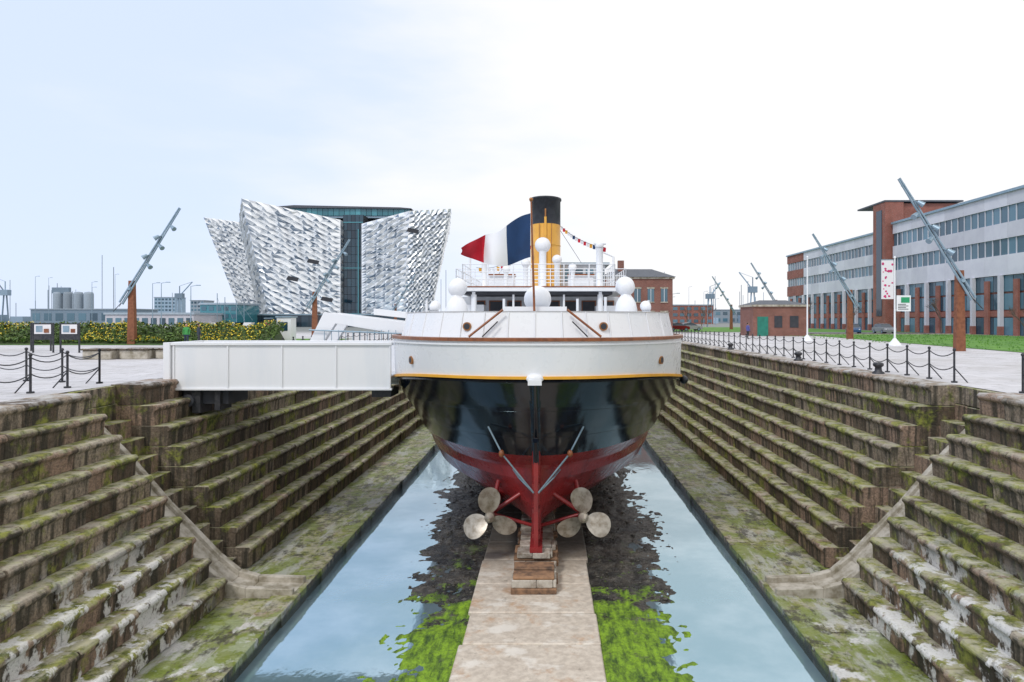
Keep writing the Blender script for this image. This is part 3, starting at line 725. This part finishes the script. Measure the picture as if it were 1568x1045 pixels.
# ---------------------------------------------------------------- flag poles, banner, signs
M_bann=pbr('banner_white',(.75,.74,.76),None,.7,bs=0,lo=.9,hi=1); M_pink=pbr('banner_pink',(.62,.04,.18),None,.7,bs=0); M_sgreen=pbr('sign_green',(.02,.35,.15),None,.5,bs=0)
def pole(x,y,h,ban=False):
    w=MB(); w.rev((x,y,QZ),[(.55,0),(.5,.1),(.2,.45),(.1,.6)],M_white); w.tube((x,y,QZ+.5),(x,y,QZ+h),.08,M_white,r1=.05)
    w.ell((x,y,QZ+h),.09,.09,.12,M_white)
    if ban:
        w.box(x-1.1,x-.1,y-.02,y+.02,QZ+3.8,QZ+7.0,M_bann)
        for i in range(26):
            cx=x-.2-R()*.8; cz=QZ+3.95+2.9*R(); rr=U(.05,.13); w.ell((cx,y-.03,cz),rr,.008,rr*U(.6,1.2),M_pink,9,5)
        w.box(x-1.1,x-.1,y-.03,y+.03,QZ+6.98,QZ+7.05,M_steel); w.box(x+.15,x+1.3,y-.03,y+.03,QZ+2.8,QZ+4.1,M_white); w.box(x+.5,x+1.2,y-.045,y-.031,QZ+3.5,QZ+3.95,M_sgreen)
        for i in range(4): w.box(x+.25,x+1.1-.2*(i%2),y-.045,y-.031,QZ+2.95+i*.13,QZ+3.0+i*.13,M_chain)
        w.tube((x,y,QZ+2.9),(x+1.3,y,QZ+2.9),.03,M_white)
    w.build('banner_pole' if ban else 'white_flagpole')
pole(28.8,56,7.2,True); pole(26.4,68.6,8.4)
def lampp(x,y,h):
    w=MB(); w.tube((x,y,QZ),(x,y,QZ+h),.09,M_steel,r1=.05,n=8); w.tube((x,y,QZ+h),(x+.9,y,QZ+h+.15),.04,M_steel,n=6); w.obox((x+1.1,y,QZ+h+.15),.6,.25,.12,0,M_steel); w.tube((x,y,QZ),(x,y,QZ+.9),.13,M_steel,n=8); w.build('street_lamp')
for x,y,h in ((47,200,10),(38,210,9),(30,220,10),(55,240,12),(42,260,10),(64,260,10),(-62,110,8),(-75,130,9),(-120,180,12),(-140,210,12),(-52,100,7),(24,130,7),(25,200,9),(-165,220,16),(-152,240,18),(-190,260,18),(60,290,16),(72,300,16)): lampp(x,y,h)
def info(x,y,rz):
    w=MB()
    for sx in (-.62,.62): w.obox((x+sx*math.cos(rz),y+sx*math.sin(rz),QZ+.95),.08,.08,1.9,rz,M_chain)
    w.obox((x,y,QZ+1.35),1.2,.06,1.05,rz,M_chain)
    w.obox((x,y-.05,QZ+1.5),1.02,.03,.6,rz,M_bann); w.obox((x-.2,y-.08,QZ+1.52),.4,.02,.4,rz,M_steel); w.obox((x+.25,y-.08,QZ+1.4),.3,.02,.25,rz,M_corten)
    w.build('information_sign')
info(-31.8,43.5,.05); info(-30.1,43.5,-.05); info(-33.8,46,.1)
w=MB()
for i in range(3): w.box(-24.2+i*1.7,-22.7+i*1.7,36+.4*i,37+.4*i,QZ,QZ+.48,M_chute); w.box(-24.25+i*1.7,-22.65+i*1.7,35.9+.4*i,37.1+.4*i,QZ+.483,QZ+.58,M_cope)
w.build('stone_bench',.03)
w=MB(); x,y=-46.5,54
w.box(x-1,x+1,y-.35,y+.35,QZ+.72,QZ+.78,M_wood)
for sy in (-.75,.75): w.box(x-1,x+1,y+sy-.14,y+sy+.14,QZ+.42,QZ+.47,M_wood)
for sx in (-.7,.7):
    w.tube((x+sx,y-.7,QZ),(x+sx,y-.2,QZ+.74),.04,M_wood); w.tube((x+sx,y+.7,QZ),(x+sx,y+.2,QZ+.74),.04,M_wood); w.box(x+sx-.04,x+sx+.04,y-.85,y+.85,QZ+.36,QZ+.415,M_wood)
w.build('picnic_table')
w=MB(); w.box(-24.3,-23.0,62,63.3,QZ,QZ+2.3,M_white); w.box(-24.4,-22.9,61.9,63.4,QZ+2.3,QZ+2.42,M_steel); w.box(-24.0,-23.3,61.96,61.99,QZ+1.1,QZ+1.9,M_glassd); w.build('ticket_kiosk',.02)
w=MB(); w.box(-25.2,-24.6,61.5,61.9,QZ,QZ+2.2,M_chain); w.box(-25.15,-24.65,61.46,61.49,QZ+.9,QZ+2.0,M_pink); w.box(-25.25,-24.55,61.45,61.95,QZ+2.2,QZ+2.27,M_steel); w.build('sign_totem',.02)
# ---------------------------------------------------------------- cars
def car(x,y,rz,col):
    w=MB(); mt=pbr('car_paint',col,col,.25,.3,bs=0)
    def T(px,py,pz): return (x+px*math.cos(rz)-py*math.sin(rz),y+px*math.sin(rz)+py*math.cos(rz),QZ+.03+pz)
    low=[(-2.1,.3),(-2.12,.75),(-1.95,.92),(-1.0,1.0),(1.2,.98),(2.0,.85),(2.1,.6),(2.1,.3)]
    cab=[(-1.85,.95),(-1.45,1.42),(-.3,1.5),(.45,1.42),(1.2,.97)]
    for poly,hw,m_,sh in ((low,.87,mt,1),(cab,.80,M_glassd,.85)):
        n=len(poly); vs=[T(a,-hw*(1 if c_<1.1 else sh),c_) for a,c_ in poly]+[T(a,hw*(1 if c_<1.1 else sh),c_) for a,c_ in poly]
        w.add(vs,[tuple(range(n)),tuple(range(2*n-1,n-1,-1))]+[(i,i+n,(i+1)%n+n,(i+1)%n) for i in range(n)],m_)
    w.add([T(-1.42,-.66,1.45),T(.43,-.66,1.45),T(.43,.66,1.45),T(-1.42,.66,1.45),T(-.3,-.62,1.53),T(-.3,.62,1.53)],[(0,4,5,3),(4,1,2,5)],mt)
    for a in (-1.3,1.3):
        for s_ in (-1,1):
            w.tube(T(a,s_*.9,.32),T(a,s_*.66,.32),.32,M_chain,n=16); w.tube(T(a,s_*.91,.32),T(a,s_*.9,.32),.2,M_steel,n=12)
    for s_ in (-1,1): w.ell(T(2.05,s_*.62,.68),.08,.16,.09,M_bann,10,6); w.ell(T(-2.08,s_*.65,.72),.06,.14,.08,M_fred,10,6)
    w.build('parked_car',.03)
car(44.8,99.5,-1.9,(.03,.08,.18)); car(50,101,-1.6,(.3,.31,.33)); car(24,125,.3,(.25,.02,.02)); car(27,128,.2,(.4,.4,.42))
# ---------------------------------------------------------------- distant things
M_haze=pbr('distant_grey',(.34,.40,.46),(.28,.34,.40),.9,bs=0,tone=.25); M_hazeb=pbr('distant_blue',(.22,.32,.42),(.3,.38,.46),.8,bs=0,tone=.3)  # aerial haze mixed into the base colours of far structures
def bldg(name,x0,x1,y,d,h,mt,rows,cols):
    w=MB(); w.box(x0,x1,y,y+d,QZ,QZ+h,mt); w.box(x0-.3,x1+.3,y-.3,y+d+.3,QZ+h,QZ+h+.5,M_haze)
    for r_ in range(rows):
        for c_ in range(cols):
            a=x0+(x1-x0)*(c_+.18)/cols; b_=x0+(x1-x0)*(c_+.82)/cols; zz=QZ+h*(r_+.25)/rows
            w.box(a,b_,y-.1,y-.02,zz,zz+h/rows*.5,M_glass)
    w.build(name)
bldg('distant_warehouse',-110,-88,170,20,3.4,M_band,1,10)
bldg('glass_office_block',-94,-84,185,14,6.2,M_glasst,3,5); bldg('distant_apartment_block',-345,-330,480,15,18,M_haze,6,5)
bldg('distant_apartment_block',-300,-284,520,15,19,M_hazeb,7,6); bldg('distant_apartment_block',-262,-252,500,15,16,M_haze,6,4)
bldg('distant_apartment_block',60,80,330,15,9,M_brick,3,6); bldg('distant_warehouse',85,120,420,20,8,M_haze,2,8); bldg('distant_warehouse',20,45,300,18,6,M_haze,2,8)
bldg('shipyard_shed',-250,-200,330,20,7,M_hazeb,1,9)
w=MB()
for i in range(4): w.rev((-287+i*6,400,QZ),[(2.6,0),(2.6,17),(2.2,18.2),(0,18.6)],M_haze,16); 
w.box(-290,-280,399,401,QZ+17.5,QZ+21,M_hazeb); w.build('grain_silos')
w=MB()
for i in range(110):
    x=U(-420,-60) if i<65 else U(60,240); y=U(380,520); h=U(5,10); w.tube((x,y,QZ),(x,y,QZ+h*R()*4+4),.2,M_haze,n=5); a=U(6,18); w.box(x,x+a,y,y+8,QZ,QZ+h*.6,M_hazeb)
w.build('distant_harbour_buildings')
def crane(x,y,h,lean):
    w=MB()
    for sx in (-2,2): w.tube((x+sx,y,QZ),(x+sx*.4,y,QZ+h*.6),.4,M_hazeb,n=6)
    w.box(x-2.4,x+2.4,y-1.5,y+1.5,QZ+h*.6,QZ+h*.72,M_hazeb); w.tube((x,y,QZ+h*.66),(x+lean,y,QZ+h),.35,M_hazeb,n=6); w.tube((x,y,QZ+h*.9),(x+lean,y,QZ+h),.12,M_hazeb,n=5); w.tube((x,y,QZ+h*.7),(x,y,QZ+h*.9),.3,M_hazeb,n=6)
    w.build('harbour_crane')
crane(-314,395,27,-7); crane(-232,430,26,8); crane(95,400,24,6); crane(120,400,30,-8)
w=MB()
for i,x in enumerate((-86,-84,-81,-79)):
    w.tube((x,178,QZ),(x,178,QZ+9-i),.1,M_steel,n=6); w.tube((x,178,QZ+8-i),(x+2.2,178,QZ+2),.04,M_steel,n=4)
    w.prism_y([(x-2,QZ+1.4),(x+2.4,QZ+1.4),(x+1.8,QZ+.1),(x-1.5,QZ+.1)],177,179,M_white)
w.build('moored_yachts')
M_far=pbr('far_treeline',(.22,.28,.30),(.28,.33,.36),.95,scale=.1,bs=0)  # tree colour greyed to carry the distance haze
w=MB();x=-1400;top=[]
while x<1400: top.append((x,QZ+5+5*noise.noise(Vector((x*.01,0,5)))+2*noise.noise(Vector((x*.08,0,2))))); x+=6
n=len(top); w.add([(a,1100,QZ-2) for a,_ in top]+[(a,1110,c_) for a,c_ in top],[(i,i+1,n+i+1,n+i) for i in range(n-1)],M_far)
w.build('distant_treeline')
# ---------------------------------------------------------------- people
def person(x,y,face,top,leg,stride=.15):
    def T(px,py,pz): 
        return (x+px*math.cos(face)-py*math.sin(face),y+px*math.sin(face)+py*math.cos(face),QZ+pz)
    J=[(0,0,.95,.15,.11),(0,0,1.2,.15,.11),(0,0,1.42,.17,.1),(0,0,1.52,.06,.06),
       (.19,0,1.40,.07,.07),(.24,.02,1.14,.05,.05),(.22,-.12,.9,.04,.04),(.22,-.15,.80,.045,.03),
       (-.19,0,1.40,.07,.07),(-.24,.02,1.14,.05,.05),(-.22,-.1,.9,.04,.04),(-.22,-.13,.80,.045,.03),
       (.1,0,.86,.1,.1),(.11,-stride*.6,.48,.07,.07),(.11,-stride*.5,.08,.05,.05),(.11,-stride*.5-.16,.04,.045,.035),
       (-.1,0,.86,.1,.1),(-.11,stride*.3,.48,.07,.07),(-.11,stride,.1,.05,.05),(-.11,stride-.16,.04,.045,.035)]
    E=[(0,1),(1,2),(2,3),(2,4),(4,5),(5,6),(6,7),(2,8),(8,9),(9,10),(10,11),(0,12),(12,13),(13,14),(14,15),(0,16),(16,17),(17,18),(18,19)]
    me=bpy.data.meshes.new('body'); me.from_pydata([T(*j[:3]) for j in J],E,[])
    o=bpy.data.objects.new('body',me); scene.collection.objects.link(o)
    sk=o.modifiers.new('s','SKIN'); 
    for i,j in enumerate(J): me.skin_vertices[0].data[i].radius=(j[3],j[4]); me.skin_vertices[0].data[i].use_root=(i==0)
    sb=o.modifiers.new('u','SUBSURF'); sb.levels=1; sb.render_levels=1
    m,nt,b=newmat('clothes'); s=sep(nt,pos(nt)); c=mix(nt,ramp(nt,s[2],QZ+.88,QZ+.9),leg,top); L(nt,c,b.inputs['Base Color']); b.inputs['Roughness'].default_value=.9
    me.materials.append(m)
    w=MB(); sk_=pbr('skin',(.55,.33,.24),None,.6,bs=0); hr=pbr('hair',(.05,.03,.02),None,.7,bs=0)
    w.ell(T(0,-.01,1.66),.078,.095,.12,sk_); w.ell(T(0,.03,1.70),.088,.10,.10,hr); w.ell(T(0,-.105,1.65),.015,.02,.025,sk_,8,6)
    for sx in (-.08,.08): w.ell(T(sx,0,1.65),.015,.02,.03,sk_,8,6)
    for sx in (-.03,.03): w.ell(T(sx,-.095,1.68),.012,.01,.008,hr,8,6)
    h=w.build('head')
    e_=bpy.data.objects.new('pedestrian',None); scene.collection.objects.link(e_); o.parent=e_; h.parent=e_
person(-29.2,55.8,.3,(.06,.30,.08),(.03,.04,.08)); person(-28.3,56.0,2.4,(.04,.05,.07),(.05,.05,.06)); person(-20.5,66,1.2,(.03,.03,.04),(.02,.03,.05)); person(-44.4,52.5,0,(.3,.08,.03),(.04,.05,.08)); person(22,74,2,(.1,.1,.3),(.03,.03,.03))
# ---------------------------------------------------------------- world & sun
w=bpy.data.worlds.new('World'); scene.world=w; w.use_nodes=True; nt=w.node_tree
bg=nt.nodes['Background']; sky=N(nt,'ShaderNodeTexSky'); sky.sky_type='NISHITA'; sky.sun_disc=False; sky.sun_elevation=math.radians(48); sky.sun_rotation=math.radians(214)
tc=N(nt,'ShaderNodeTexCoord'); s=sep(nt,tc.outputs['Generated'])
mp=N(nt,'ShaderNodeMapping'); mp.inputs['Scale'].default_value=(1,1,3.4); mp.inputs['Rotation'].default_value=(0,.25,0); L(nt,tc.outputs['Generated'],mp.inputs['Vector'])
cl=nz(nt,mp.outputs[0],2.6,6,.5)
f=math_(nt,'ADD',math_(nt,'MULTIPLY',s[0],.85),math_(nt,'ADD',.38,math_(nt,'MULTIPLY',cl,1.05)))
f=ramp(nt,f,.45,1.0,0,1)
blue=mix(nt,.84,sky.outputs[0],(8.3,9.5,12.0))
c=mix(nt,f,blue,(10.2,10.2,10.35)); L(nt,c,bg.inputs['Color']); bg.inputs['Strength'].default_value=.10
ld=bpy.data.lights.new('sun','SUN'); ld.energy=1.5; ld.angle=math.radians(11); ld.color=(1,.96,.9)
lo=bpy.data.objects.new('sun',ld); scene.collection.objects.link(lo); lo.rotation_euler=Vector((-.4,-.6,.8)).to_track_quat('Z','Y').to_euler()
scene.view_settings.view_transform='Standard'; scene.view_settings.look='None'; scene.view_settings.exposure=0
cd=bpy.data.cameras.new('camera'); cam=bpy.data.objects.new('camera',cd); scene.collection.objects.link(cam)
cam.location=(.4,0,8.3); cam.rotation_euler=(math.radians(90),0,0); cd.sensor_width=36; cd.lens=24; cd.shift_x=-56/1568; cd.shift_y=-32.5/1568; cd.clip_end=4000; cd.clip_start=.1
scene.camera=cam
